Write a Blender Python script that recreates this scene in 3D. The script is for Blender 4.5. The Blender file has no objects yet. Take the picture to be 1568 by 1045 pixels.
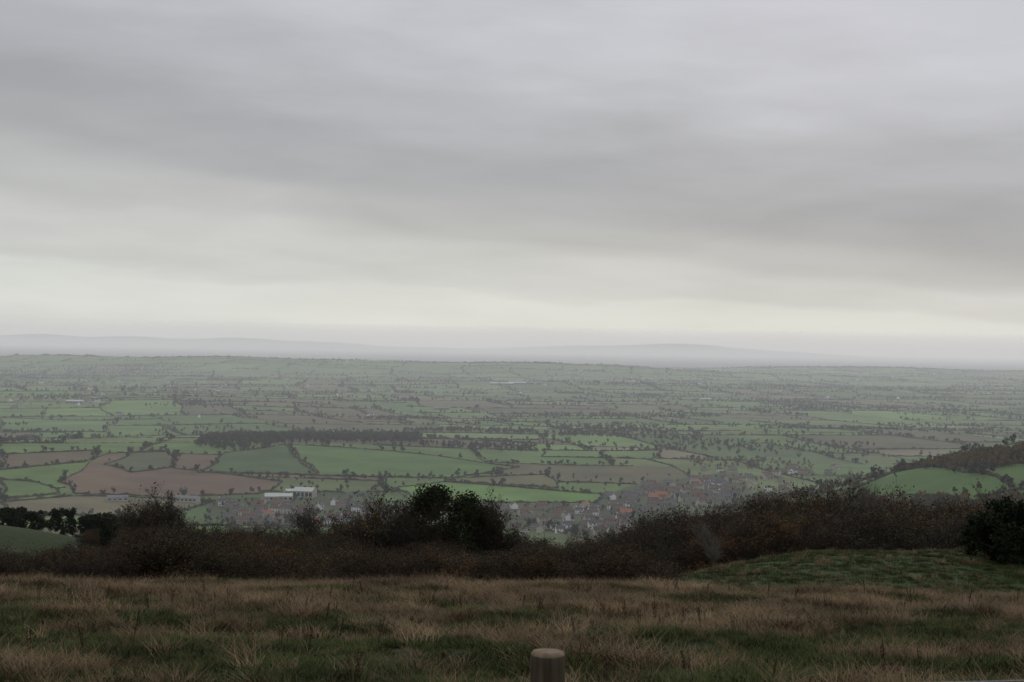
import bpy, math, random
import numpy as np
from mathutils import Matrix, Vector
random.seed(7); rng=np.random.default_rng(7)
scene=bpy.context.scene
# ------------------------------------------------------------------ camera
PITCH=0.00344; ROLL=0.0166
cam_d=bpy.data.cameras.new("camera"); cam=bpy.data.objects.new("camera",cam_d)
scene.collection.objects.link(cam); scene.camera=cam
cam_d.lens=50; cam_d.sensor_width=36; cam_d.clip_start=0.1; cam_d.clip_end=200000
R=Matrix.Rotation(math.pi/2+PITCH,4,'X')@Matrix.Rotation(ROLL,4,'Z')
cam.matrix_world=R
cam_d.dof.use_dof=True; cam_d.dof.focus_distance=120; cam_d.dof.aperture_fstop=8
Rn=np.array(R)[:3,:3]
# ------------------------------------------------------------------ helpers
def sstep(a,b,x):
    t=np.clip((x-a)/(b-a),0,1); return t*t*(3-2*t)
def gau(x,y,cx,cy,sx,sy): return np.exp(-.5*((x-cx)/sx)**2-.5*((y-cy)/sy)**2)
YS=[-3000,-60,0,44,50,60,80,145,250,400,800,1200,1500,1700,90000]
ZS=[60,6,-1.7,-7.55,-8.8,-11.1,-15.6,-25.5,-46,-80,-150,-187,-198,-200,-200]
def h(x,y):
    x=np.asarray(x,float); y=np.asarray(y,float)
    z=np.interp(y,YS,ZS)
    far=sstep(150,900,y)
    z=z+4.9*sstep(-2,28,x)*np.exp(-.5*((y-115)/19)**2)
    z=z+10.2*gau(x,y,-80,200,28,40)
    z=z+130*gau(x,y,620,1250,265,300)
    z=z+26*gau(x,y,-350,2450,380,260)
    z=z+28*gau(x,y,-820,2050,380,300)
    z=z+12*gau(x,y,500,3200,600,300)
    z=z+20*gau(x,y,-1500,4600,900,400)
    z=z+84*np.exp(-.5*((y-9800-.08*x)/750)**2)*(sstep(-7000,-2500,x)*.35+.65)*(1-.75*sstep(-200,2600,x))*(1+.06*np.sin(x/420)+.05*np.sin(x/170+1))
    z=z+58*np.exp(-.5*((y-12300)/700)**2)*sstep(800,2600,x)*(1+.1*np.sin(x/520+2))
    z=z+25*gau(x,y,600,7000,1500,350)
    z=z+(320+40*np.sin(x/1300)+25*np.sin(x/470))*gau(x,y,-11000,42000,6000,1500)
    z=z+(345+30*np.sin(x/700))*gau(x,y,4600,44000,3300,1500)
    z=z+far*(2.2*np.sin(x/210+y/340)+1.8*np.sin(y/150-x/260+1)+.7*np.sin(x/61)*np.sin(y/75))
    mid=sstep(55,100,y)*(1-sstep(300,600,y)); z=z+mid*(.35*np.sin(x/9+y/14)+.25*np.sin(y/7-x/12+1)+.15*np.sin(x/3.7+2)*np.sin(y/4.3))
    near=1-sstep(60,140,y)
    z=z+near*(.05*np.sin(x*1.1+y*.7)+.06*np.sin(x*.53-y*.61+2)+.05*np.sin(y*1.37+x*.2)+.10*np.sin(x*.21+1)*np.sin(y*.17))
    return z
def bearing(u,v):
    d=Rn@np.array([(u-784)/1568*.72,-(v-522.5)/1568*.72,-1.0]); return d[0]/d[1],d[2]/d[1]
def sight(u,v):
    """Survey reading from the viewpoint -> point on the terrain (x,y)."""
    bx,bz=bearing(u,v)
    t=np.geomspace(290,50000,3000)
    g=h(bx*t,t)-bz*t
    k=np.argmax(g>0)
    if g[k]<=0: k=len(t)-1
    if k==0: return bx*t[0],t[0]
    f=-g[k-1]/(g[k]-g[k-1]+1e-9); tt=t[k-1]+f*(t[k]-t[k-1])
    return bx*tt,tt
def link(o,col=None): (col or scene.collection).objects.link(o); return o
def fast_mesh(name,V,Q,mats,mi=None,smooth=False,col=None):
    V=np.asarray(V,np.float32); Q=np.asarray(Q,np.int32); n=Q.shape[1]
    me=bpy.data.meshes.new(name)
    me.vertices.add(len(V)); me.vertices.foreach_set("co",V.ravel())
    me.loops.add(Q.size); me.loops.foreach_set("vertex_index",Q.ravel())
    me.polygons.add(len(Q)); me.polygons.foreach_set("loop_start",np.arange(0,Q.size,n,dtype=np.int32))
    me.polygons.foreach_set("loop_total",np.full(len(Q),n,np.int32))
    for m in mats: me.materials.append(m)
    if mi is not None: me.polygons.foreach_set("material_index",np.asarray(mi,np.int32))
    me.polygons.foreach_set("use_smooth",np.full(len(Q),smooth))
    if col is not None:
        a=me.color_attributes.new("tint",'FLOAT_COLOR','POINT')
        c=np.ones((len(V),4),np.float32); c[:,:3]=col; a.data.foreach_set("color",c.ravel())
    me.update(calc_edges=True); me.validate()
    return me
def obj(name,me,loc=(0,0,0),rz=0,s=1,col=None):
    o=bpy.data.objects.new(name,me); o.location=loc; o.rotation_euler=(0,0,rz)
    o.scale=(s,s,s) if np.isscalar(s) else s
    return link(o,col)
# ------------------------------------------------------------------ materials
def newmat(name,rough=.9):
    m=bpy.data.materials.new(name); m.use_nodes=True; nt=m.node_tree
    b=nt.nodes["Principled BSDF"]; b.inputs["Roughness"].default_value=rough
    b.inputs["Specular IOR Level"].default_value=.12
    return m,nt,b
def N(nt,t,**k):
    n=nt.nodes.new(t)
    for a,b in k.items(): setattr(n,a,b)
    return n
def plain_mat(name,c,var=.25,scale=2.0,rough=.9):
    m,nt,b=newmat(name,rough)
    tc=N(nt,"ShaderNodeTexCoord"); no=N(nt,"ShaderNodeTexNoise"); no.inputs["Scale"].default_value=scale; no.inputs["Detail"].default_value=5
    nt.links.new(tc.outputs["Object"],no.inputs["Vector"])
    r=N(nt,"ShaderNodeValToRGB"); r.color_ramp.elements[0].position=.3; r.color_ramp.elements[1].position=.7
    r.color_ramp.elements[0].color=tuple(x*(1-var) for x in c)+(1,); r.color_ramp.elements[1].color=tuple(min(1,x*(1+var)) for x in c)+(1,)
    nt.links.new(no.outputs["Fac"],r.inputs[0]); nt.links.new(r.outputs[0],b.inputs["Base Color"])
    return m
def rand_mat(name,cols,scale=1.5,lo=.6,hi=1.4):
    m,nt,b=newmat(name,.85)
    oi=N(nt,"ShaderNodeObjectInfo"); r=N(nt,"ShaderNodeValToRGB"); cr=r.color_ramp
    cr.elements[0].position=cols[0][0]; cr.elements[0].color=cols[0][1]+(1,)
    cr.elements[1].position=cols[-1][0]; cr.elements[1].color=cols[-1][1]+(1,)
    for p,c in cols[1:-1]:
        e=cr.elements.new(p); e.color=c+(1,)
    nt.links.new(oi.outputs["Random"],r.inputs[0])
    g=N(nt,"ShaderNodeNewGeometry"); no=N(nt,"ShaderNodeTexNoise"); no.inputs["Scale"].default_value=scale
    nt.links.new(g.outputs["Position"],no.inputs["Vector"])
    mr=N(nt,"ShaderNodeMapRange"); mr.inputs["From Min"].default_value=.3; mr.inputs["From Max"].default_value=.7
    mr.inputs["To Min"].default_value=lo; mr.inputs["To Max"].default_value=hi
    nt.links.new(no.outputs["Fac"],mr.inputs["Value"])
    mx=N(nt,"ShaderNodeVectorMath",operation='SCALE'); nt.links.new(r.outputs[0],mx.inputs[0]); nt.links.new(mr.outputs[0],mx.inputs["Scale"])
    nt.links.new(mx.outputs[0],b.inputs["Base Color"])
    return m
def tint_mat(name,s1,s2,lo,hi,lo2=.8,hi2=1.2):
    m,nt,b=newmat(name,.95)
    a=N(nt,"ShaderNodeAttribute"); a.attribute_name="tint"
    g=N(nt,"ShaderNodeNewGeometry"); f=None
    for s,l,hh in ((s1,lo,hi),(s2,lo2,hi2)):
        no=N(nt,"ShaderNodeTexNoise"); no.inputs["Scale"].default_value=s; no.inputs["Detail"].default_value=6
        nt.links.new(g.outputs["Position"],no.inputs["Vector"])
        mr=N(nt,"ShaderNodeMapRange"); mr.inputs["From Min"].default_value=.3; mr.inputs["From Max"].default_value=.7
        mr.inputs["To Min"].default_value=l; mr.inputs["To Max"].default_value=hh
        nt.links.new(no.outputs["Fac"],mr.inputs["Value"])
        if f is None: f=mr.outputs[0]
        else:
            mm=N(nt,"ShaderNodeMath",operation='MULTIPLY'); nt.links.new(f,mm.inputs[0]); nt.links.new(mr.outputs[0],mm.inputs[1]); f=mm.outputs[0]
    mx=N(nt,"ShaderNodeVectorMath",operation='SCALE'); nt.links.new(a.outputs["Color"],mx.inputs[0]); nt.links.new(f,mx.inputs["Scale"])
    nt.links.new(mx.outputs[0],b.inputs["Base Color"])
    return m
M_ground=tint_mat("ground_fields",.012,1.3,.72,1.28,.75,1.25)
M_hedge=tint_mat("hedge_foliage",.05,.9,.6,1.5,.6,1.5)
M_bark=plain_mat("bark",(.045,.037,.028),.4,3)
M_pale_bark=plain_mat("pale_bark",(.12,.11,.09),.3,3)
M_ivy=rand_mat("ivy_leaves",[(0,(.012,.016,.007)),(1,(.022,.027,.011))],1.2)
M_farleaf=rand_mat("winter_crown",[(0,(.035,.032,.022)),(.35,(.045,.042,.026)),(.6,(.03,.036,.018)),(.85,(.05,.04,.024)),(.95,(.09,.058,.026)),(1,(.13,.085,.03))],.3)
M_wood=rand_mat("woodland_crown",[(0,(.04,.034,.023)),(.5,(.036,.038,.02)),(.8,(.055,.042,.024)),(1,(.10,.065,.03))],.3)
M_autumn=rand_mat("autumn_crown",[(0,(.10,.065,.022)),(.4,(.16,.10,.03)),(.7,(.08,.07,.025)),(1,(.22,.12,.035))],.3)
M_rust=rand_mat("rust_leaves",[(0,(.038,.028,.016)),(.45,(.06,.04,.02)),(.75,(.04,.04,.018)),(.92,(.10,.046,.02)),(1,(.12,.08,.03))],.3,.5,1.6)
M_tan=rand_mat("dry_grass",[(0,(.14,.098,.054)),(.5,(.20,.135,.078)),(.8,(.10,.08,.04)),(1,(.29,.205,.125))],.45,.5,1.5)
M_green=rand_mat("green_grass",[(0,(.038,.054,.015)),(.5,(.05,.064,.02)),(.8,(.07,.068,.026)),(1,(.036,.058,.013))],.6,.5,1.5)
M_dock=plain_mat("dock_seed",(.05,.03,.018),.3,20)
# ------------------------------------------------------------------ field pattern
ang=math.radians(11); ca,sa=math.cos(ang),math.sin(ang)
def warp(p):
    x,y=p[...,0],p[...,1]
    return np.stack([230*np.sin(y/1500+.6)+60*np.sin(y/380+1)+26*np.sin(x/170+.4)+10*np.sin((x+y)/75),190*np.sin(x/1250+1)+50*np.sin(x/330+2)+20*np.sin(y/150)+9*np.sin((x-y)/66)],-1)
def p2w(p):
    q=p+warp(p); return np.stack([q[...,0]*ca-q[...,1]*sa,q[...,0]*sa+q[...,1]*ca],-1)
def w2p(w):
    q=np.stack([w[...,0]*ca+w[...,1]*sa,-w[...,0]*sa+w[...,1]*ca],-1); p=q.copy()
    for _ in range(24): p=q-warp(p)
    return p
G=[(.090,.148,.040),(.075,.124,.035),(.107,.175,.047),(.062,.102,.032),(.082,.135,.039),(.097,.13,.043)]
B=[(.105,.09,.052),(.11,.078,.052),(.135,.118,.07),(.083,.078,.042),(.075,.082,.04)]
last=[np.array((.08,.11,.04))]
def fieldcol(dist):
    if random.random()<.2: return last[0]*random.uniform(.93,1.07)
    c=np.array(random.choice(G) if random.random()<(.72 if dist<4500 else .82) else random.choice(B))
    k=min(1,max(0,(dist-3500)/5000))*.5; c=c*(1-k)+np.array((.085,.125,.043))*k
    last[0]=c; return c*random.uniform(.82,1.15)
FIELDS=[
 ([(304,724),(345,694),(437,681),(490,729)],(.052,.088,.028)),
 ([(437,681),(600,691),(795,716),(690,733),(490,729)],(.072,.132,.034)),
 ([(90,738),(165,695),(255,690),(268,718),(432,738),(395,757),(250,762),(115,757)],(.13,.085,.055)),
 ([(160,712),(200,694),(255,692),(262,716),(200,724)],(.075,.085,.04)),
 ([(0,770),(110,760),(250,764),(330,768),(240,790),(0,790)],(.13,.115,.066)),
 ([(0,735),(60,740),(90,757),(0,765)],(.095,.15,.043)),
 ([(0,697),(150,690),(130,708),(0,720)],(.11,.085,.05)),
 ([(600,748),(680,738),(925,757),(905,771),(760,770),(640,768)],(.10,.19,.042)),
 ([(690,733),(835,727),(855,748),(680,738)],(.10,.097,.044)),
 ([(640,663),(835,666),(825,674),(640,671)],(.115,.17,.06)),
 ([(1280,765),(1370,724),(1470,722),(1560,750),(1500,768)],(.06,.118,.028)),
 ([(1470,720),(1600,710),(1610,755),(1560,750)],(.07,.118,.033)),
 ([(1080,792),(1150,764),(1180,768),(1110,792)],(.08,.14,.038)),
 ([(350,812),(540,806),(560,822),(360,830)],(.072,.12,.033)),
 ([(800,805),(960,832),(930,846),(800,838)],(.07,.095,.033)),
 ([(830,690),(1010,690),(1000,704),(830,700)],(.095,.16,.046)),
 ([(0,640),(180,645),(160,662),(0,660)],(.095,.16,.046)),
]
FW=[(np.array([sight(u,v) for u,v in P]),np.array(c)) for P,c in FIELDS]
def inpoly(x,y,P):
    ins=np.zeros(x.shape,bool); n=len(P)
    for i in range(n):
        x1,y1=P[i]; x2,y2=P[(i+1)%n]
        c=((y1>y)!=(y2>y)); ins^=c&(x<(x2-x1)*(y-y1)/((y2-y1) if y2!=y1 else 1e-9)+x1)
    return ins
VIL=[np.array([sight(u,v) for u,v in P]) for P in ([(320,765),(560,752),(600,775),(560,806),(360,806),(320,790)],[(560,772),(760,770),(900,772),(960,745),(1130,722),(1160,760),(1070,795),(960,830),(800,812),(600,805)])]
a_in=np.radians(np.linspace(-27,27,540)); a_out=np.radians(np.linspace(27,333,70))[1:-1]
A=np.concatenate([a_in,a_out])
rad=list(np.geomspace(1.2,1000,420)); d=1000.
while d<14000: d+=min(60,d*d*.00034/200); rad.append(d)
rad+=list(np.geomspace(14300,70000,40)); rad=np.array(rad)
AA,RR=np.meshgrid(A,rad); X=RR*np.sin(AA); Y=RR*np.cos(AA); nr,na=X.shape
Xf,Yf=X.ravel(),Y.ravel(); Zf=h(Xf,Yf)
C=np.zeros((len(Xf),3)); n1=np.sin(Xf/17)*np.sin(Yf/23+Xf/41)
C[:]=np.array([.032,.04,.018])
C+= (np.clip(n1,0,1)*.5)[:,None]*np.array([.03,.014,.006])
shoulder=(Yf>85)&(Yf<150)&(Xf>0); C[shoulder]=(.030,.048,.013)
leftf=gau(Xf,Yf,-78,200,30,42)>.2; C[leftf]=(.032,.045,.016)
C[Yf<60]=(.024,.028,.011)
P=w2p(np.stack([Xf,Yf],-1))
hedge_lines=[]
def inwedge(x,y,m=300): return (np.abs(x)<.44*y+m)&(y>850)
def bsp(x0,x1,y0,y1,idx):
    w,hh=x1-x0,y1-y0
    c=p2w(np.array([(x0+x1)/2,(y0+y1)/2])); r=math.hypot(w,hh)/2+150
    vis=(abs(c[0])<.44*max(c[1],0)+r+200) and c[1]+r>850
    size=.052e6 if c[1]<4500 else (.09e6 if c[1]<8000 else .17e6)
    if (not vis) or (w*hh<size*random.uniform(.35,3.2) and max(w,hh)<1100):
        if len(idx): C[idx]=fieldcol(c[1])
        return
    t=random.uniform(.27,.73)
    if w>hh*random.uniform(.4,1.4):
        m=x0+w*t; hedge_lines.append(((m,y0),(m,y1))); s=P[idx,0]<m
        bsp(x0,m,y0,y1,idx[s]); bsp(m,x1,y0,y1,idx[~s])
    else:
        m=y0+hh*t; hedge_lines.append(((x0,m),(x1,m))); s=P[idx,1]<m
        bsp(x0,x1,y0,m,idx[s]); bsp(x0,x1,m,y1,idx[~s])
sel=np.where((P[:,0]>-9000)&(P[:,0]<11000)&(P[:,1]>500)&(P[:,1]<16500)&(Yf>900))[0]
bsp(-9000,11000,500,16500,sel)
far=Yf>14500; fn=.5+.5*np.sin(Yf/900+2*np.sin(Xf/3000)); C[far]=np.array([.06,.075,.05])*(.5+.7*fn[far])[:,None]
for Pg in VIL:
    m=inpoly(Xf,Yf,Pg); C[m]=(.05,.065,.03)
for Pg,c in FW:
    m=inpoly(Xf,Yf,Pg); C[m]=c
Q=(np.arange(nr-1)[:,None]*na+np.arange(na)[None,:])
Q2=(np.arange(nr-1)[:,None]*na+(np.arange(na)[None,:]+1)%na)
quads=np.stack([Q,Q2,Q2+na,Q+na],-1).reshape(-1,4)[:,::-1]
obj("ground",fast_mesh("ground",np.stack([Xf,Yf,Zf],-1),quads,[M_ground],smooth=True,col=C))
# ------------------------------------------------------------------ hedges
HV=[];HQ=[];HC=[];nv=0
tree_pts=[]
def add_hedge(W,hgt,trees,big=1.0):
    global nv
    n=len(W)
    if n<2: return
    T=np.gradient(W,axis=0); T/=np.linalg.norm(T,axis=1)[:,None]+1e-9; Nn=np.stack([-T[:,1],T[:,0]],-1)
    hh=hgt*rng.uniform(.5,1.4,n)*(1+.5*(rng.random(n)<.12)); ww=hgt*.45*rng.uniform(.8,1.5,n)
    Wc=W+Nn*rng.normal(0,.6,n)[:,None]
    g=h(Wc[:,0],Wc[:,1])-.3
    prof=[(-1,0),(-.85,.65),(0,1),(.85,.65),(1,0)]
    V=np.zeros((n,5,3))
    for k,(a,b) in enumerate(prof):
        V[:,k,:2]=Wc+Nn*(a*ww)[:,None]; V[:,k,2]=g+b*hh*rng.uniform(.85,1.15,n)
    i=np.arange(n-1)[:,None]*5+np.arange(4)[None]
    HQ.append((np.stack([i,i+5,i+6,i+1],-1).reshape(-1,4)+nv)); HV.append(V.reshape(-1,3)); nv+=n*5
    base=np.array([.033,.034,.018])*rng.uniform(.75,1.4)+np.array([.018,.008,0])*rng.random()
    HC.append(np.repeat(base[None]*rng.uniform(.8,1.25,(n,1)),5,0))
    L=np.linalg.norm(np.diff(W,axis=0),axis=1).sum()
    k=rng.poisson(L/trees)
    for _ in range(k):
        j=rng.integers(n); tree_pts.append((W[j,0]+rng.normal(0,2.5),W[j,1]+rng.normal(0,2.5),big*rng.uniform(.45,1.15)*(1.4 if rng.random()<.22 else 1)))
for a,b in hedge_lines:
    a=np.array(a);b=np.array(b); L=np.linalg.norm(b-a)
    W0=p2w(np.linspace(a,b,max(2,int(L/60)))); iw=inwedge(W0[:,0],W0[:,1])
    if not iw.any(): continue
    dm=max(1000,np.median(W0[iw][:,1])); st=min(28,max(4,dm/420))
    W=p2w(np.linspace(a,b,max(2,int(L/st))))
    keep=inwedge(W[:,0],W[:,1])&(W[:,1]<15000)
    for Pg in VIL: keep&=~inpoly(W[:,0],W[:,1],Pg)
    for Pg,_ in FW: keep&=~inpoly(W[:,0],W[:,1],Pg)
    blk=max(3,int(240/st)); i=0
    while i<len(W)-1:
        j=min(len(W),i+blk+1); seg=keep[i:j]
        if rng.random()>.13 and seg.any():
            idx=np.where(seg)[0]
            for run in np.split(idx,np.where(np.diff(idx)>1)[0]+1):
                dd=W[i,1]; dens=rng.choice([10,22,50,130],p=[.24,.3,.3,.16])
                add_hedge(W[i:j][run],rng.uniform(1.2,3.2)*(1 if dd<6000 else 1.25),dens*(1 if dd<7000 else 1.4),1 if dd<4500 else 1.2)
        i=j-1
for Pg,_ in FW:
    n=len(Pg)
    for i in range(n):
        a,b=Pg[i],Pg[(i+1)%n]; L=np.linalg.norm(b-a)
        t=np.linspace(0,1,max(3,int(L/5)))[:,None]; W=a+(b-a)*t
        W=W+np.stack([6*np.sin(t[:,0]*L/55),6*np.sin(t[:,0]*L/70+1)],-1)*np.sin(t*math.pi)
        add_hedge(W,rng.uniform(1.8,3),rng.choice([20,40,90]))
for (x0,x1,yc) in ((-4800,900,9800),(700,5400,12300)):
    xs=np.arange(x0,x1,20.); W=np.stack([xs,yc+.08*xs*(yc<10000)+25*np.sin(xs/300)],-1); W=W[inwedge(W[:,0],W[:,1])]
    for i in range(0,len(W)-14,14):
        if rng.random()<.85: add_hedge(W[i:i+15],rng.uniform(4,9),24,1.3)
obj("hedgerows",fast_mesh("hedgerows",np.concatenate(HV),np.concatenate(HQ),[M_hedge],smooth=False,col=np.concatenate(HC)))
# ------------------------------------------------------------------ instancing on points
def scatter(name,pts,rot,scl,vid,col):
    me=bpy.data.meshes.new(name); pts=np.asarray(pts,np.float32); n=len(pts)
    me.vertices.add(n); me.vertices.foreach_set("co",pts.ravel())
    a=me.attributes.new("rot",'FLOAT_VECTOR','POINT'); a.data.foreach_set("vector",np.asarray(rot,np.float32).ravel())
    a=me.attributes.new("scl",'FLOAT_VECTOR','POINT'); a.data.foreach_set("vector",np.asarray(scl,np.float32).ravel())
    a=me.attributes.new("vid",'INT','POINT'); a.data.foreach_set("value",np.asarray(vid,np.int32))
    o=obj(name,me)
    ng=bpy.data.node_groups.new(name+"_nodes",'GeometryNodeTree')
    ng.interface.new_socket("Geometry",in_out='INPUT',socket_type='NodeSocketGeometry')
    ng.interface.new_socket("Geometry",in_out='OUTPUT',socket_type='NodeSocketGeometry')
    gi=ng.nodes.new("NodeGroupInput"); go=ng.nodes.new("NodeGroupOutput")
    ip=ng.nodes.new("GeometryNodeInstanceOnPoints"); ci=ng.nodes.new("GeometryNodeCollectionInfo")
    ci.inputs["Collection"].default_value=col; ci.inputs["Separate Children"].default_value=True; ci.inputs["Reset Children"].default_value=True
    def at(nm,t):
        k=ng.nodes.new("GeometryNodeInputNamedAttribute"); k.data_type=t; k.inputs["Name"].default_value=nm; return k.outputs["Attribute"]
    e=ng.nodes.new("FunctionNodeEulerToRotation")
    L=ng.links.new
    L(gi.outputs[0],ip.inputs["Points"]); L(ci.outputs[0],ip.inputs["Instance"]); ip.inputs["Pick Instance"].default_value=True
    L(at("vid",'INT'),ip.inputs["Instance Index"]); L(at("rot",'FLOAT_VECTOR'),e.inputs[0]); L(e.outputs[0],ip.inputs["Rotation"])
    L(at("scl",'FLOAT_VECTOR'),ip.inputs["Scale"]); L(ip.outputs[0],go.inputs[0])
    md=o.modifiers.new("instances",'NODES'); md.node_group=ng
    return o
def quads_cloud(cen,size):
    n=len(cen); a=rng.normal(size=(n,3)); a/=np.linalg.norm(a,axis=1)[:,None]
    b=rng.normal(size=(n,3)); b-=a*(a*b).sum(1)[:,None]; b/=np.linalg.norm(b,axis=1)[:,None]
    s=(size*rng.uniform(.6,1.3,n))[:,None]
    V=np.stack([cen-a*s,cen-b*s*.7,cen+a*s,cen+b*s*.7],1).reshape(-1,3)
    return V,np.arange(4*n).reshape(-1,4)
def tube(V,Qs,p,q,r0,r1,n=3):
    p=np.array(p);q=np.array(q); d=q-p; d=d/(np.linalg.norm(d)+1e-9)
    u=np.cross(d,[.3,.2,1.] if abs(d[2])<.9 else [1.,0,0]); u/=np.linalg.norm(u); v=np.cross(d,u)
    k=len(V)
    for c,r in ((p,r0),(q,r1)):
        for i in range(n):
            t=2*math.pi*i/n; V.append(c+(u*math.cos(t)+v*math.sin(t))*r)
    for i in range(n): Qs.append((k+i,k+(i+1)%n,k+n+(i+1)%n,k+n+i))
far_col=bpy.data.collections.new("hedgerow_tree_kinds")
wood_col=bpy.data.collections.new("woodland_tree_kinds")
aut_col=bpy.data.collections.new("autumn_tree_kinds")
def far_tree(name,leaf,nq,col,sz=.55):
    V=[];Qs=[]
    Ht=rng.uniform(7.5,10); W=rng.uniform(3,4.6)
    tube(V,Qs,(0,0,-.8),(0,0,Ht*.45),.35,.2,4)
    for k in range(6):
        t=rng.uniform(0,6.28); tube(V,Qs,(0,0,Ht*rng.uniform(.2,.4)),(math.cos(t)*W*.6,math.sin(t)*W*.6,Ht*rng.uniform(.5,.8)),.16,.05,3)
    nb=len(Qs)
    lob=rng.uniform(-1,1,(8,3))*[W*.6,W*.6,Ht*.25]+[0,0,Ht*.58]; lr=rng.uniform(.25,.48,8)*W
    k=rng.integers(8,size=nq); dv=rng.normal(size=(nq,3)); dv/=np.linalg.norm(dv,axis=1)[:,None]
    cen=lob[k]+dv*(lr[k]*rng.uniform(.4,1.1,nq))[:,None]
    cen[:,2]=np.maximum(cen[:,2],Ht*.12)
    v,q=quads_cloud(cen,sz); q=q+len(V)
    me=fast_mesh(name,np.concatenate([np.array(V),v]),np.concatenate([np.array(Qs),q]),[M_bark,leaf],[0]*nb+[1]*len(q))
    obj(name,me,col=col)
for i in range(6): far_tree("hedgerow_tree",M_farleaf,280,far_col)
for i in range(4): far_tree("woodland_tree",M_wood,280,wood_col)
for i in range(4): far_tree("autumn_tree",M_autumn,420,aut_col,.42)
wood_pts=[]; aut_pts=[]
def fill(poly_uv,n,smin,smax,dst=None):
    dst=wood_pts if dst is None else dst
    Pg=np.array([sight(u,v) for u,v in poly_uv]); lo=Pg.min(0);hi=Pg.max(0)
    p=rng.uniform(lo,hi,(n*30,2)); p=p[inpoly(p[:,0],p[:,1],Pg)][:n]
    for a in p: dst.append((a[0],a[1],rng.uniform(smin,smax)))
fill([(296,684),(350,666),(640,668),(640,680),(437,681),(345,692)],1500,.8,1.4)
fill([(640,676),(830,686),(820,696),(640,684)],120,.6,1.1)
fill([(1380,722),(1470,702),(1600,688),(1610,712),(1470,721)],460,.55,.95,aut_pts)
fill([(1380,722),(1470,702),(1600,688),(1610,712),(1470,721)],140,.5,.9)
fill([(1090,782),(1290,733),(1375,716),(1380,728),(1290,752),(1140,795)],230,.5,.95)
fill([(1090,782),(1290,733),(1375,716),(1380,728),(1290,752),(1140,795)],220,.5,.85,aut_pts)
fill([(1230,776),(1500,766),(1610,756),(1610,790),(1200,800)],320,.5,.9,aut_pts)
fill([(1230,776),(1500,766),(1610,756),(1610,790),(1200,800)],180,.5,.9)
fill([(840,652),(1000,648),(1030,664),(860,670)],200,.7,1.1)
fill([(1000,672),(1350,680),(1300,692),(1000,690)],200,.7,1.1)
fill([(1050,700),(1250,706),(1240,724),(1060,716)],120,.5,.9,aut_pts)
fill([(0,562),(300,557),(260,572),(0,580)],900,.7,1.3)
for _ in range(150):
    y=rng.uniform(2600,13500); x=rng.uniform(-.42,.42)*y; n=int(rng.integers(15,110)); L=rng.uniform(60,480); D=rng.uniform(12,60)
    for k in range(n): wood_pts.append((x+rng.uniform(-L,L)/1.5,y+rng.normal(0,D),rng.uniform(.6,1.2)))
for _ in range(1300):
    u=rng.uniform(300,1250); v=rng.uniform(728,842); x,y=sight(u,v)
    xa,ya=np.array([x]),np.array([y])
    inside=any(inpoly(xa,ya,Pg)[0] for Pg in VIL)
    if any(inpoly(xa,ya,Pg)[0] for Pg,_ in FW): continue
    if inside: (aut_pts if rng.random()<.25 else wood_pts).append((x,y,rng.uniform(.35,.85)))
    elif rng.random()<.45: (aut_pts if rng.random()<.2 else wood_pts).append((x,y,rng.uniform(.4,.9)))
for _ in range(380):
    y=rng.uniform(560,1120); x=rng.uniform(-.30,.40)*y
    wood_pts.append((x,y,rng.uniform(.45,.85)))
def put(name,pl,col,nk):
    p=np.array(pl); n=len(p); z=h(p[:,0],p[:,1])
    rot=np.zeros((n,3)); rot[:,2]=rng.uniform(0,6.28,n); s=p[:,2:3]*np.array([[1,1,1]])*rng.uniform(.85,1.2,(n,3))
    scatter(name,np.stack([p[:,0],p[:,1],z],-1),rot,s,rng.integers(nk,size=n),col)
put("hedgerow_trees",tree_pts,far_col,6); put("woodland",wood_pts,wood_col,4); put("autumn_woodland",aut_pts,aut_col,4)
print("trees",len(tree_pts),len(wood_pts),len(aut_pts),"hedge verts",nv)
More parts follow.
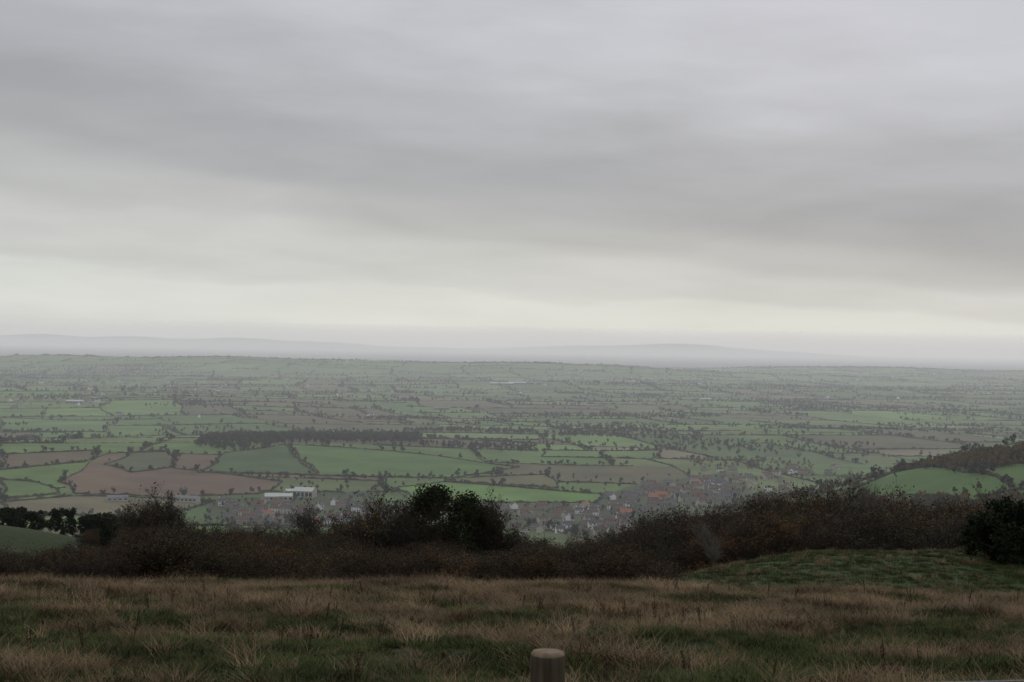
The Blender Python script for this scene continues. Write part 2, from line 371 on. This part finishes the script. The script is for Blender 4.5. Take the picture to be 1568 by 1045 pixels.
# ------------------------------------------------------------------ houses
wallc={"stone":(.24,.215,.18),"cream":(.42,.39,.33),"white":(.74,.73,.70),"brick":(.19,.12,.09)}
roofc={"slate":(.09,.09,.097),"tile":(.13,.078,.06),"orange":(.30,.13,.08),"brown":(.10,.082,.072)}
WM={k:plain_mat(k+"_wall",c,.12,.8) for k,c in wallc.items()}; RM={k:plain_mat(k+"_roof",c,.25,1.2) for k,c in roofc.items()}
M_win=plain_mat("window_glass",(.03,.035,.04),.1,1,.2); M_door=plain_mat("painted_door",(.08,.05,.04),.1)
M_white=plain_mat("white_paint",(.55,.55,.53),.05)
def house_mesh(name,w,d,hw,hr,wm,rm,chim=2,rows=2,ext=True):
    V=[];F=[];mi=[]
    def q(pts,m):
        k=len(V); V.extend(pts); F.append(tuple(range(k,k+len(pts)))); mi.append(m)
    def block(x0,x1,y0,y1,hw,hr):
        ym=(y0+y1)/2; o=.4
        q([(x0,y0,-2),(x1,y0,-2),(x1,y0,hw),(x0,y0,hw)],0); q([(x1,y1,-2),(x0,y1,-2),(x0,y1,hw),(x1,y1,hw)],0)
        q([(x0,y1,-2),(x0,y0,-2),(x0,y0,hw),(x0,ym,hw+hr),(x0,y1,hw)],0); q([(x1,y0,-2),(x1,y1,-2),(x1,y1,hw),(x1,ym,hw+hr),(x1,y0,hw)],0)
        s=hr/(ym-y0)
        for yy,sg in ((y0,-1),(y1,1)):
            ye=yy+sg*o; ze=hw-s*o
            q([(x0-.3,ye,ze+.12),(x1+.3,ye,ze+.12),(x1+.3,ym,hw+hr+.12),(x0-.3,ym,hw+hr+.12)],1)
            q([(x0-.3,ye,ze-.05),(x1+.3,ye,ze-.05),(x1+.3,ye,ze+.12),(x0-.3,ye,ze+.12)],3)
    block(-w/2,w/2,-d/2,d/2,hw,hr)
    if ext: block(w/2+.05,w/2+3.6,-d/2+1,d/2-1,hw*.55,hr*.55)
    for s in (-1,1):
        yy=s*(d/2+.04); nwin=max(2,int(w/3))
        for r in range(rows):
            for i in range(nwin):
                xc=-w/2+w*(i+.5)/nwin; z0=.9+r*2.6
                if r==0 and i==nwin//2:
                    q([(xc-.5,yy,0),(xc+.5,yy,0),(xc+.5,yy,2.1),(xc-.5,yy,2.1)],4); continue
                q([(xc-.75,yy,z0-.1),(xc+.75,yy,z0-.1),(xc+.75,yy,z0+1.35),(xc-.75,yy,z0+1.35)],3)
                yb=yy+s*.03
                q([(xc-.62,yb,z0),(xc-.05,yb,z0),(xc-.05,yb,z0+1.22),(xc-.62,yb,z0+1.22)],2); q([(xc+.05,yb,z0),(xc+.62,yb,z0),(xc+.62,yb,z0+1.22),(xc+.05,yb,z0+1.22)],2)
    for c in range(chim):
        cx=(-w/2+.6) if c==0 else w/2-.6; z0=hw+hr-.9;z1=hw+hr+1.2
        a=[(cx-.4,-.35),(cx+.4,-.35),(cx+.4,.35),(cx-.4,.35)]
        for i in range(4): q([a[i]+(z0,),a[(i+1)%4]+(z0,),a[(i+1)%4]+(z1,),a[i]+(z1,)],0)
        q([p+(z1,) for p in a],1)
    me=bpy.data.meshes.new(name); me.from_pydata(V,[],F)
    for m in (wm,rm,M_win,M_white,M_door): me.materials.append(m)
    me.polygons.foreach_set("material_index",mi); me.update(); return me
kinds=[]
for wk,rk,w8 in (("stone","slate",5),("stone","tile",3),("cream","brown",4),("white","slate",2),("white","brown",1.6),("brick","orange",.3),("cream","tile",2),("stone","brown",3.5),("cream","orange",.3)):
    nm={"stone":"stone_house","cream":"rendered_house","white":"white_house","brick":"brick_house"}[wk]
    for k in range(2): kinds.append((nm,house_mesh(nm,rng.uniform(9,14),rng.uniform(6.5,8),rng.uniform(4.6,5.2),rng.uniform(2.4,3.4),WM[wk],RM[rk],1+k,2,k==0),w8))
wts=np.array([k[2] for k in kinds]); wts/=wts.sum()
HP=[]
def place_house(u,v,kind=None,rz=None,s=1):
    x,y=sight(u,v)
    if any((x-a)**2+(y-b)**2<14.5**2 for a,b in HP): return
    HP.append((x,y)); k=kinds[kind if kind is not None else rng.choice(len(kinds),p=wts)]
    rz=rz if rz is not None else rng.choice([.1,.35,-.3,1.5])+rng.normal(0,.2)
    obj(k[0],k[1],(x,y,float(h(x,y))),rz,s)
def cluster(u0,u1,v0,v1,n,slope=0):
    for _ in range(n):
        u=rng.uniform(u0,u1); v=rng.uniform(v0,v1)+slope*(u-(u0+u1)/2); place_house(u,v)
for u,v,k in ((1000,768,10),(1012,764,16),(437,786,4),(532,802,6),(545,801,7),(522,803,6),(345,775,6),(870,812,7),(912,810,6),(955,800,8)): place_house(u,v,k,.1,1.25)
cluster(335,560,770,805,70,.02)
cluster(560,780,782,806,36)
cluster(780,960,776,818,75)
cluster(930,1120,738,782,85,-.08)
cluster(1060,1250,720,752,34)
cluster(850,960,805,826,14)
def hall(name,w,d,hw,hr,u,v,rz,bays,roof):
    V=[];F=[];mi=[]
    def q(p,m): k=len(V); V.extend(p); F.append(tuple(range(k,k+len(p)))); mi.append(m)
    bw=w/bays
    for b in range(bays):
        x0=-w/2+b*bw; x1=x0+bw-.3; dd=d*(1 if b%2==0 else .8)
        q([(x0,-dd/2,-2),(x1,-dd/2,-2),(x1,-dd/2,hw),(x0,-dd/2,hw)],0); q([(x1,dd/2,-2),(x0,dd/2,-2),(x0,dd/2,hw),(x1,dd/2,hw)],0)
        q([(x0,dd/2,-2),(x0,-dd/2,-2),(x0,-dd/2,hw),(x0,0,hw+hr),(x0,dd/2,hw)],0); q([(x1,-dd/2,-2),(x1,dd/2,-2),(x1,dd/2,hw),(x1,0,hw+hr),(x1,-dd/2,hw)],0)
        for s in (-1,1): q([(x0-.2,s*(dd/2+.5),hw-.1),(x1+.2,s*(dd/2+.5),hw-.1),(x1+.2,0,hw+hr+.1),(x0-.2,0,hw+hr+.1)],1)
        n=max(2,int(bw/5))
        for i in range(n):
            xc=x0+(x1-x0)*(i+.5)/n; yy=-dd/2-.05
            q([(xc-1.7,yy,1.4),(xc+1.7,yy,1.4),(xc+1.7,yy,hw-1.6),(xc-1.7,yy,hw-1.6)],2)
    me=bpy.data.meshes.new(name); me.from_pydata(V,[],F)
    for m in (M_cream,roof,M_win): me.materials.append(m)
    me.polygons.foreach_set("material_index",mi); me.update()
    x,y=sight(u,v); obj(name,me,(x,y,float(h(x,y))),rz)
M_cream=plain_mat("cream_cladding",(.34,.33,.28),.08); M_pale=plain_mat("pale_sheet_roof",(.46,.48,.46),.08); M_grey=plain_mat("grey_sheet_roof",(.16,.165,.17),.15)
hall("school_hall",34,20,5.5,3,427,766,.12,2,M_pale); hall("school_hall",26,18,8,4,467,761,-.2,1,M_pale); hall("school_hall",24,14,5,2,450,757,.5,1,M_pale); hall("farm_barn",30,14,5,2,285,768,-.1,1,M_grey)
hall("farm_barn",24,12,4.5,2,180,767,.3,2,M_grey)
hall("warehouse",110,40,9,4,768,590,.05,3,M_pale); hall("warehouse",80,40,9,4,792,589,.1,2,M_pale)
hall("farm_barn",50,25,7,3,115,618,.1,2,M_pale); hall("farm_barn",40,20,7,3,1080,614,.05,1,M_pale); hall("farm_barn",50,20,7,3,675,628,.4,1,M_grey)
hc=bpy.data.collections.new("far_house_kinds")
for i,j in enumerate((6,4,0,4,2)): obj("far_house",kinds[j][1],col=hc)
fp=[]
for (u0,u1,v0,v1,n) in ((800,1110,566,590,130),(100,350,580,606,80),(1040,1568,595,612,40),(0,150,605,622,20),(0,1568,575,640,100),(1150,1300,716,735,8),(400,700,549,556,25),(380,620,590,612,20),(1000,1568,572,590,50)):
    for _ in range(n):
        x,y=sight(rng.uniform(u0,u1),rng.uniform(v0,v1))
        if y<15000: fp.append((x,y,rng.uniform(.9,1.4)))
put("distant_village_houses",fp,hc,5)
# ------------------------------------------------------------------ near trees
def bare_mesh(name,Ht,seed,mats,leafn=0,spread=.6,stems=1,low=.3,lv=5,thick=1.0):
    rs=random.Random(seed); V=[];Qs=[]; tips=[]
    def grow(p,d,L,r,level):
        nseg=3 if level<2 else 2 if level<4 else 1
        pts=[np.array(p)]; dd=np.array(d)
        for i in range(nseg):
            dd=dd+np.array([rs.gauss(0,.16),rs.gauss(0,.16),rs.gauss(.07,.1)]); dd/=np.linalg.norm(dd)
            q=pts[-1]+dd*L/nseg; r0=r*(1-.55*i/nseg); r1=r*(1-.55*(i+1)/nseg)
            tube(V,Qs,pts[-1],q,r0,r1,5 if level<2 else 3); pts.append(q)
        if level>=lv: tips.append(pts[-1]); return
        nc=(9,6,5,4,4)[min(level,4)]
        for c in range(nc):
            t=rs.uniform(low if level==0 else .25,1); k=min(int(t*nseg),nseg-1); f=t*nseg-k
            b=pts[k]*(1-f)+pts[k+1]*f
            az=rs.uniform(0,6.283); sp=rs.uniform(.5,1.1)*(spread/.6)
            ax=np.array([math.cos(az),math.sin(az),rs.uniform(0,.5)])
            nd=dd*math.cos(sp)+ax*math.sin(sp); nd/=np.linalg.norm(nd)
            grow(b,nd,L*rs.uniform(.45,.72),r*.53*rs.uniform(.8,1.1),level+1)
    for s in range(stems):
        d=np.array([rs.gauss(0,.12+.25*(stems>1)),rs.gauss(0,.12+.25*(stems>1)),1.]); d/=np.linalg.norm(d)
        grow((rs.uniform(-.3,.3)*(stems>1)*2,rs.uniform(-.3,.3),-.3),d,Ht*.55/(1 if stems==1 else 1.1),.023*Ht*thick/(1 if stems==1 else 1.5),0)
    V=np.array(V); z=np.percentile(V[:,2],99.3); V*=Ht/z; tips=np.array(tips)*Ht/z
    Qa=np.array(Qs); mi=[0]*len(Qa)
    if leafn:
        c=tips[rng.integers(len(tips),size=leafn)]+rng.normal(0,.022*Ht,(leafn,3)); c[:,2]=np.maximum(c[:,2],.1)
        v,q=quads_cloud(c,.010*Ht+.02); q=q+len(V); V=np.concatenate([V,v]); Qa=np.concatenate([Qa,q]); mi+=[1]*len(q)
    return fast_mesh(name,V,Qa,mats,mi)
def ivy_mesh(name,Ht,W,n,seed,lowz=.08,lsz=.14):
    rs=np.random.default_rng(seed); V=[];Qs=[]
    tube(V,Qs,(0,0,-.5),(.2,0,Ht*.5),.35,.2,7)
    for k in range(12):
        t=rs.uniform(0,6.28); z=Ht*rs.uniform(.1,.6); tube(V,Qs,(0,0,z),(math.cos(t)*W*.8,math.sin(t)*W*.8,z+Ht*.25),.12,.02,4)
    nb=len(Qs); m=70
    th=rs.uniform(0,6.28,m); zz=rs.uniform(lowz,.88,m); rr=W*np.sqrt(np.clip(1-((zz-.45)/.62)**2,0.04,1))*np.sqrt(rs.uniform(.02,.75,m))
    lob=np.stack([rr*np.cos(th),rr*np.sin(th),zz*Ht],-1); lr=rs.uniform(.09,.16,m)*Ht*.9
    k=rs.integers(m,size=n); dv=rs.normal(size=(n,3)); dv/=np.linalg.norm(dv,axis=1)[:,None]
    cen=lob[k]+dv*(lr[k]*rs.uniform(.3,1.15,n))[:,None]; cen[:,2]=np.maximum(cen[:,2],.1)
    cen[:,2]*=Ht/np.percentile(cen[:,2],99.5)
    v,q=quads_cloud(cen,lsz); q=q+len(V)
    return fast_mesh(name,np.concatenate([np.array(V),v]),np.concatenate([np.array(Qs),q]),[M_bark,M_ivy],[0]*nb+[1]*len(q))
bare=[bare_mesh("bare_tree",10,s,[M_bark,M_rust],900) for s in (1,2,3,4)]
pale=[bare_mesh("bare_tree",10,21,[M_pale_bark,M_rust]),bare_mesh("bare_tree",10,22,[M_pale_bark,M_rust],spread=.45)]
leafy=[bare_mesh("autumn_tree",10,s,[M_bark,M_rust],7500,spread=.55,stems=2,low=.05) for s in (31,32,33)]
shrub=[bare_mesh("bare_shrub",10,s,[M_bark,M_rust],4500,stems=5,low=.05,lv=4) for s in (41,42,43)]
ivy=[ivy_mesh("ivy_tree",12,4.4,34000,51,.03,.15),ivy_mesh("ivy_tree",12,3.4,18000,52,.03,.15)]
bush=[ivy_mesh("evergreen_bush",5,4.2,9000,61,.02),ivy_mesh("evergreen_bush",5,3.2,7000,62,.02)]
def near(name,me,base,u,d,vtop,wide=1.0):
    bx,bz=bearing(u,vtop); x=bx*d; z=float(h(x,d)); s=max(.15,(bz*d-z)/base)
    obj(name,me,(x,d,z),rng.uniform(0,6.28),(s*wide,s*wide,s))
near("ivy_tree",ivy[0],12,688,140,749,1.0); near("ivy_tree",ivy[1],12,742,143,776,.85)
for u,d,v in ((562,138,766),(588,144,760),(615,142,754),(640,150,768),(762,141,762),(545,150,782),(240,170,748),(264,176,762),(212,172,766),(185,178,788),(482,190,774),(455,180,796),(395,185,798),(350,170,806),(955,150,796),(1000,165,798),(1030,175,790),(870,150,830),(820,160,830),(430,160,816),(300,185,795),(520,160,802),(325,178,808),(1060,170,784),(975,158,806)):
    near("bare_tree",bare[rng.integers(4)],10,u,d,v,1.0)
for u,d,v in ((375,165,815),(500,170,812),(280,165,806),(915,160,826),(1015,158,815),(155,170,812)): near("autumn_tree",leafy[rng.integers(3)],10,u,d,v,.9)
for u,d,v in ((1097,138,800),(1375,195,738),(940,165,808),(320,160,812)): near("bare_tree",pale[rng.integers(2)],10,u,d,v,.9)
for u in np.arange(1050,1570,15):
    v=738+13*abs(math.sin(u*.021))+rng.uniform(0,34)+(14 if u>1440 else 0)+max(0,1140-u)*.5
    if rng.random()<.5: near("bare_tree",bare[rng.integers(4)],10,u+rng.uniform(-9,9),rng.uniform(180,235),v,.85)
    else: near("autumn_tree",leafy[rng.integers(3)],10,u+rng.uniform(-9,9),rng.uniform(180,235),v+8,.7)
for u,d,v,w in ((1545,105,768,1.0),(1515,112,788,1.1),(1575,108,772,1.2),(1500,118,804,1.0)): near("evergreen_bush",bush[rng.integers(2)],5,u,d,v,w)
for u,d,v,w in ((5,206,780,1.1),(25,207,778,1.0),(48,204,782,1.2),(96,203,779,.95),(142,206,790,1.3),(165,206,788,1.4),(190,206,792,1.4),(175,158,806,.7),(1205,138,850,1.2),(1260,136,854,1.2)): near("evergreen_bush",bush[rng.integers(2)],5,u,d,v,w)
# scrub belt, one instanced mass
sc=bpy.data.collections.new("scrub_kinds")
for me in shrub+leafy+bare[:2]: obj("scrub_shrub",me,col=sc)
UU=[-80,130,150,300,400,520,560,780,930,1000,1050,1200,1400,1568,1650]; VV=[858,853,820,814,826,830,824,840,838,824,806,798,796,798,798]
sp=[];ssc=[]
for k in range(1350):
    u=rng.uniform(-80,1650)
    if u>985: d=rng.uniform(146,250)
    elif u<130: d=rng.uniform(78,140)
    else: d=rng.uniform(78,125) if k%2 else rng.uniform(120,215)
    vt=np.interp(u,UU,VV)+9*math.sin(u*.045)+5*math.sin(u*.13+1)+(rng.exponential(14) if d>125 else rng.uniform(14,36)*(u>130)+rng.exponential(9))
    bx,bz=bearing(u,vt); x=bx*d; z=float(h(x,d)); H=bz*d-z
    if H<1.2: H=rng.uniform(1.2,2.5)
    sp.append((x,d,z)); s=H/10; w=s*rng.uniform(1.0,1.5); ssc.append((w,w,s))
n=len(sp); rot=np.zeros((n,3)); rot[:,2]=rng.uniform(0,6.28,n)
scatter("scrub_thicket",sp,rot,ssc,rng.choice(8,size=n,p=[.22,.22,.2,.12,.12,.08,.02,.02]),sc)
# ------------------------------------------------------------------ foreground grass
def tuft(name,nb,hmin,hmax,rad,wid,bend,mat,col):
    V=[];Qs=[]
    for i in range(nb):
        a=rng.uniform(0,6.28); r=rad*math.sqrt(rng.random()); b=np.array([r*math.cos(a),r*math.sin(a),-.02])
        H=rng.uniform(hmin,hmax); t=rng.uniform(0,6.28)*.5+a*.5; dr=np.array([math.cos(t),math.sin(t),0]); sd=np.array([-dr[1],dr[0],0]); bd=H*bend*rng.uniform(.3,1.4)
        w=wid*rng.uniform(.7,1.3); k=len(V)
        for f in (0,.4,.75,1):
            c=b+dr*bd*f*f+np.array([0,0,H*(f-.25*bend*f*f)]); ww=w*(1-f*.9)/2; V+=[c-sd*ww,c+sd*ww]
        for j in range(3): Qs.append((k+2*j,k+2*j+1,k+2*j+3,k+2*j+2))
    obj(name,fast_mesh(name,V,Qs,[mat]),col=col)
tc_=bpy.data.collections.new("grass_kinds")
for i in range(4): tuft("tuft_a_green",60,.05,.15,.17,.010,.7,M_green,tc_)
for i in range(4): tuft("tuft_b_dry",55,.10,.30,.15,.008,.9,M_tan,tc_)
def nz(x,y,s,o=0):
    x=x/s;y=y/s
    return (np.sin(x*1.7+2.1*np.sin(y*.9+o))+np.sin(y*2.3+1.7*np.sin(x*1.1+o*2)+o)+np.sin((x+y)*3.1+o*3+np.sin(x*2.9))*.6+np.sin((x-1.4*y)*5.3+o)*.4)/3
n=76000
yy=np.sqrt(rng.uniform(6**2,62**2,n)); xx=rng.uniform(-1,1,n)*(.43*yy+1.5)
f=nz(xx,yy,2.4)+.9*nz(xx,yy,.75,2); ptan=sstep(.08,.5,f*.95+(sstep(17,36,yy)-.5)*.55)
tan=rng.random(n)<ptan*.78+.03
vid=np.where(tan,4+rng.integers(4,size=n),rng.integers(4,size=n))
rot=np.stack([rng.normal(0,.12,n),rng.normal(0,.12,n),rng.uniform(0,6.28,n)],-1)
s=rng.uniform(.6,1.45,n)*(1+.6*nz(xx,yy,1.2,5)); s=np.clip(s,.35,2.1); scl=np.repeat(s[:,None],3,1)
pts=np.stack([xx,yy,h(xx,yy)],-1)
m=11000; bx_=rng.uniform(0,60,m); by_=rng.uniform(84,128,m)
pts=np.concatenate([pts,np.stack([bx_,by_,h(bx_,by_)],-1)]); vid=np.concatenate([vid,np.where(rng.random(m)<.08,5,rng.integers(4,size=m))])
rot=np.concatenate([rot,np.stack([np.zeros(m),np.zeros(m),rng.uniform(0,6,m)],-1)]); scl=np.concatenate([scl,np.repeat(rng.uniform(1,2.6,m)[:,None],3,1)])
scatter("meadow_grass",pts,rot,scl,vid,tc_)
dc=bpy.data.collections.new("dock_kinds")
for i in range(3):
    V=[];Qs=[]
    for k in range(3):
        t=rng.uniform(0,6.28); top=np.array([.1*math.cos(t),.1*math.sin(t),rng.uniform(.35,.6)]); tube(V,Qs,(0,0,0),top,.005,.003,3)
        c=top[None]*rng.uniform(.5,1,(40,1)); c=c+rng.normal(0,.012,(40,3)); v,q=quads_cloud(c,.010)
        b=len(V); V+=list(v); Qs+=[tuple(x) for x in (q+b)]
    obj("dock_stalk",fast_mesh("dock_stalk",V,Qs,[M_dock]),col=dc)
n=190; yy=np.sqrt(rng.uniform(14**2,42**2,n)); xx=rng.uniform(-1,1,n)*(.4*yy); rot=np.zeros((n,3)); rot[:,2]=rng.uniform(0,6,n)
scatter("dock_stalks",np.stack([xx,yy,h(xx,yy)],-1),rot,np.repeat(rng.uniform(.5,1.0,n)[:,None],3,1),rng.integers(3,size=n),dc)
M_soil=plain_mat("turned_soil",(.05,.03,.02),.4,12)
def mound(u,v,r):
    bx,bz=bearing(u,v); t=np.linspace(5,60,2000); g=h(bx*t,t)-bz*t; k=np.argmax(g>0); y=t[k]; x=bx*y
    V=[];Qs=[]; n=24;m=8
    for j in range(m+1):
        for i in range(n):
            a=6.2832*i/n; rr=r*j/m*(1+.12*math.sin(3*a+u)+rng.normal(0,.03)); V.append((rr*math.cos(a),rr*math.sin(a),.34*r*math.cos(min(1,j/m)*math.pi/2)+rng.normal(0,.012)-.02))
    for j in range(m):
        for i in range(n): Qs.append((j*n+i,(j+1)*n+i,(j+1)*n+(i+1)%n,j*n+(i+1)%n))
    obj("molehill",fast_mesh("molehill",V,Qs,[M_soil]),(x,y,float(h(x,y))+.06))
mound(1366,1034,.28); mound(520,1030,.18)
# ------------------------------------------------------------------ fence
m,nt,b=newmat("weathered_timber",.8)
tc=N(nt,"ShaderNodeTexCoord"); mp=N(nt,"ShaderNodeMapping"); mp.inputs["Scale"].default_value=(30,30,2.5); no=N(nt,"ShaderNodeTexNoise"); no.inputs["Scale"].default_value=1.5; no.inputs["Detail"].default_value=8
r=N(nt,"ShaderNodeValToRGB"); r.color_ramp.elements[0].position=.3; r.color_ramp.elements[0].color=(.03,.025,.017,1); r.color_ramp.elements[1].position=.7; r.color_ramp.elements[1].color=(.10,.08,.052,1)
nt.links.new(tc.outputs["Object"],mp.inputs[0]); nt.links.new(mp.outputs[0],no.inputs["Vector"]); nt.links.new(no.outputs["Fac"],r.inputs[0]); nt.links.new(r.outputs[0],b.inputs["Base Color"])
bm_=N(nt,"ShaderNodeBump"); bm_.inputs["Strength"].default_value=.5; bm_.inputs["Distance"].default_value=.01; nt.links.new(no.outputs["Fac"],bm_.inputs["Height"]); nt.links.new(bm_.outputs[0],b.inputs["Normal"]); M_post=m
M_end=plain_mat("sawn_post_end",(.19,.145,.095),.3,25)
M_wire=plain_mat("galvanised_wire",(.35,.35,.36),.1,5,.4)
def post(x,y,ztop,parent):
    n=28; prof=[(.062,-1.6),(.061,-.6),(.060,-.03),(.058,-.010),(.052,0.0),(.03,.003),(.0005,.004)]; V=[];Qs=[];mi=[]
    for j,(rr,z) in enumerate(prof):
        for i in range(n):
            a=6.2832*i/n; k=rr*(1+.02*math.sin(3*a)+.012*math.sin(7*a+1)); V.append((k*math.cos(a),k*math.sin(a),z))
    for j in range(len(prof)-1):
        for i in range(n): Qs.append((j*n+i,j*n+(i+1)%n,(j+1)*n+(i+1)%n,(j+1)*n+i)); mi.append(1 if j>=3 else 0)
    me=fast_mesh("post",V,Qs,[M_post,M_end],mi,smooth=True); o=bpy.data.objects.new("post",me); o.location=(x,y,ztop); scene.collection.objects.link(o); o.parent=parent
fe=bpy.data.objects.new("post_and_wire_fence",None); scene.collection.objects.link(fe)
bx,bz=bearing(839,998); py=4.9; px=bx*py; pz=bz*py
ps=[(px-3.2,pz-.10),(px,pz),(px+3.0,pz+.13),(px+6,pz+.25),(px-6.4,pz-.2)]
ps.sort()
for a,z in ps: post(a,py,z,fe)
V=[];Qs=[]
for off in (.115,.4,.7,1.0):
    for (a,za),(b2,zb) in zip(ps[:-1],ps[1:]):
        k=10
        for i in range(k):
            t0=i/k;t1=(i+1)/k; f=lambda t:(a+(b2-a)*t,py-.065,za+(zb-za)*t-off-.02*math.sin(math.pi*t)*0.6)
            tube(V,Qs,f(t0),f(t1),.0017,.0017,5)
me=fast_mesh("wires",V,Qs,[M_wire]); o=bpy.data.objects.new("wires",me); scene.collection.objects.link(o); o.parent=fe
# ------------------------------------------------------------------ haze layer (scattering volume)
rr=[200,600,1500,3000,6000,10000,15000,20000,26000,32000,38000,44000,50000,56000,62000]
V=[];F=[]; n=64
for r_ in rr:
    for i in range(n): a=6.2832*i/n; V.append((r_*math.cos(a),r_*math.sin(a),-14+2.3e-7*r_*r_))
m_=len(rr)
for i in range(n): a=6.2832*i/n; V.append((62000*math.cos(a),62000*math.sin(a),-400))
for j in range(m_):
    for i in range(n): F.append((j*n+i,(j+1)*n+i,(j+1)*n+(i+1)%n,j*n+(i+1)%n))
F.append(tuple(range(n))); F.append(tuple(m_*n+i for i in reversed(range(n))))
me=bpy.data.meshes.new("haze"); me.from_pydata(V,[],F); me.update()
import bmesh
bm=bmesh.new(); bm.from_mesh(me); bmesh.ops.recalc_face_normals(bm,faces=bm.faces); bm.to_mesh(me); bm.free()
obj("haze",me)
m=bpy.data.materials.new("haze_air"); m.use_nodes=True; nt=m.node_tree; nt.nodes.clear()
DEN=.000063
out=N(nt,"ShaderNodeOutputMaterial"); vs=N(nt,"ShaderNodeVolumeScatter"); vs.inputs["Color"].default_value=(.90,.95,1,1); vs.inputs["Density"].default_value=DEN; vs.inputs["Anisotropy"].default_value=.1
# multiple scattering inside the layer (only one bounce is traced) is carried by a weak emission term
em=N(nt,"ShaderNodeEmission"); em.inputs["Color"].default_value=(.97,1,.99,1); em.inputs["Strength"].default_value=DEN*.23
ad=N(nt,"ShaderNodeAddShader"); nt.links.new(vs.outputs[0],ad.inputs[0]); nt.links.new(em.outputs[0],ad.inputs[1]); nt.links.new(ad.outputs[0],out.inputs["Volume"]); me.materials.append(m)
# ------------------------------------------------------------------ sky
w=bpy.data.worlds.new("World"); scene.world=w; w.use_nodes=True; nt=w.node_tree; nt.nodes.clear()
L=nt.links.new
out=N(nt,"ShaderNodeOutputWorld"); mix=N(nt,"ShaderNodeMixShader"); b1=N(nt,"ShaderNodeBackground"); b2=N(nt,"ShaderNodeBackground")
SE=math.radians(28); SR=math.radians(12)
sky=N(nt,"ShaderNodeTexSky"); sky.sky_type='NISHITA'; sky.sun_disc=False; sky.sun_elevation=SE; sky.sun_rotation=SR; sky.air_density=1; sky.dust_density=1
L(sky.outputs[0],b1.inputs["Color"]); b1.inputs["Strength"].default_value=.06
mix.inputs[0].default_value=.94; L(b1.outputs[0],mix.inputs[1]); L(b2.outputs[0],mix.inputs[2]); L(mix.outputs[0],out.inputs["Surface"])
tc=N(nt,"ShaderNodeTexCoord"); sx=N(nt,"ShaderNodeSeparateXYZ"); L(tc.outputs["Generated"],sx.inputs[0])
def mth(op,a,b=None,c=None,clamp=False):
    k=N(nt,"ShaderNodeMath",operation=op); k.use_clamp=clamp
    for i,v in enumerate((a,b,c)):
        if v is None: continue
        if isinstance(v,(int,float)): k.inputs[i].default_value=v
        else: L(v,k.inputs[i])
    return k.outputs[0]
x_,y_,z_=sx.outputs; zc=mth('MAXIMUM',z_,0.0)
def noise(vec,scale,detail=6,rough=.5,dist=0):
    k=N(nt,"ShaderNodeTexNoise"); k.inputs["Scale"].default_value=scale; k.inputs["Detail"].default_value=detail; k.inputs["Roughness"].default_value=rough; k.inputs["Distortion"].default_value=dist
    L(vec,k.inputs["Vector"]); return mth('SUBTRACT',k.outputs["Fac"],.5)
def comb(a,b,c):
    k=N(nt,"ShaderNodeCombineXYZ")
    for i,v in enumerate((a,b,c)):
        if isinstance(v,(int,float)): k.inputs[i].default_value=v
        else: L(v,k.inputs[i])
    return k.outputs[0]
den=mth('ADD',zc,.12)
px_=mth('DIVIDE',x_,den); py_=mth('DIVIDE',y_,den)
cd=comb(mth('ADD',px_,mth('MULTIPLY',py_,-.2)),mth('ADD',mth('MULTIPLY',py_,.9),mth('MULTIPLY',px_,.25)),0.0)
nA=noise(cd,.95,6,.5,.3)
nB=noise(comb(x_,y_,mth('MULTIPLY',z_,5.0)),2.3,4,.45)
tz=mth('ADD',z_,mth('MULTIPLY',x_,.04))
nC=noise(comb(mth('MULTIPLY',x_,2.4),mth('MULTIPLY',y_,2.4),mth('MULTIPLY',tz,12.0)),2.8,6,.52,0)
ss=mth('DIVIDE',zc,.09,clamp=True)
el=mth('ADD',zc,mth('MULTIPLY',mth('MULTIPLY',x_,.12),ss))
el=mth('ADD',el,mth('MULTIPLY',mth('MULTIPLY',nB,.09),ss))
el=mth('ADD',el,mth('MULTIPLY',nC,.034))
pos=mth('DIVIDE',mth('ADD',el,.02),.5,clamp=True)
ramp=N(nt,"ShaderNodeValToRGB"); cr=ramp.color_ramp; cr.interpolation='EASE'
st=[(0,(.58,.61,.60)),(.04,(.62,.64,.62)),(.07,(.68,.70,.665)),(.100,(.675,.69,.66)),(.118,(.59,.60,.585)),(.15,(.59,.595,.58)),(.19,(.485,.49,.485)),(.25,(.395,.40,.41)),(.31,(.385,.39,.408)),(.38,(.44,.445,.47)),(.46,(.52,.525,.56)),(.55,(.56,.565,.61)),(1,(.64,.65,.69))]
cr.elements[0].position=0; cr.elements[0].color=st[0][1]+(1,); cr.elements[1].position=1; cr.elements[1].color=st[-1][1]+(1,)
for p,c in st[1:-1]:
    e=cr.elements.new(p); e.color=c+(1,)
L(pos,ramp.inputs[0])
f=mth('ADD',1.0,mth('MULTIPLY',mth('ADD',mth('MULTIPLY',nA,.55),mth('MULTIPLY',nC,.28)),mth('ADD',.2,mth('MULTIPLY',ss,.8))))
sc_=N(nt,"ShaderNodeVectorMath",operation='SCALE'); L(ramp.outputs[0],sc_.inputs[0]); L(f,sc_.inputs["Scale"]); L(sc_.outputs[0],b2.inputs["Color"]); b2.inputs["Strength"].default_value=1.0
sd=bpy.data.lights.new("sun",'SUN'); sd.energy=.6; sd.angle=math.radians(20); sd.color=(1,.96,.9)
so=bpy.data.objects.new("sun",sd); scene.collection.objects.link(so)
dirv=Vector((math.sin(SR)*math.cos(SE),math.cos(SR)*math.cos(SE),math.sin(SE))); so.rotation_euler=dirv.to_track_quat('Z','Y').to_euler()
scene.view_settings.view_transform='Standard'; scene.view_settings.look='None'; scene.view_settings.exposure=0
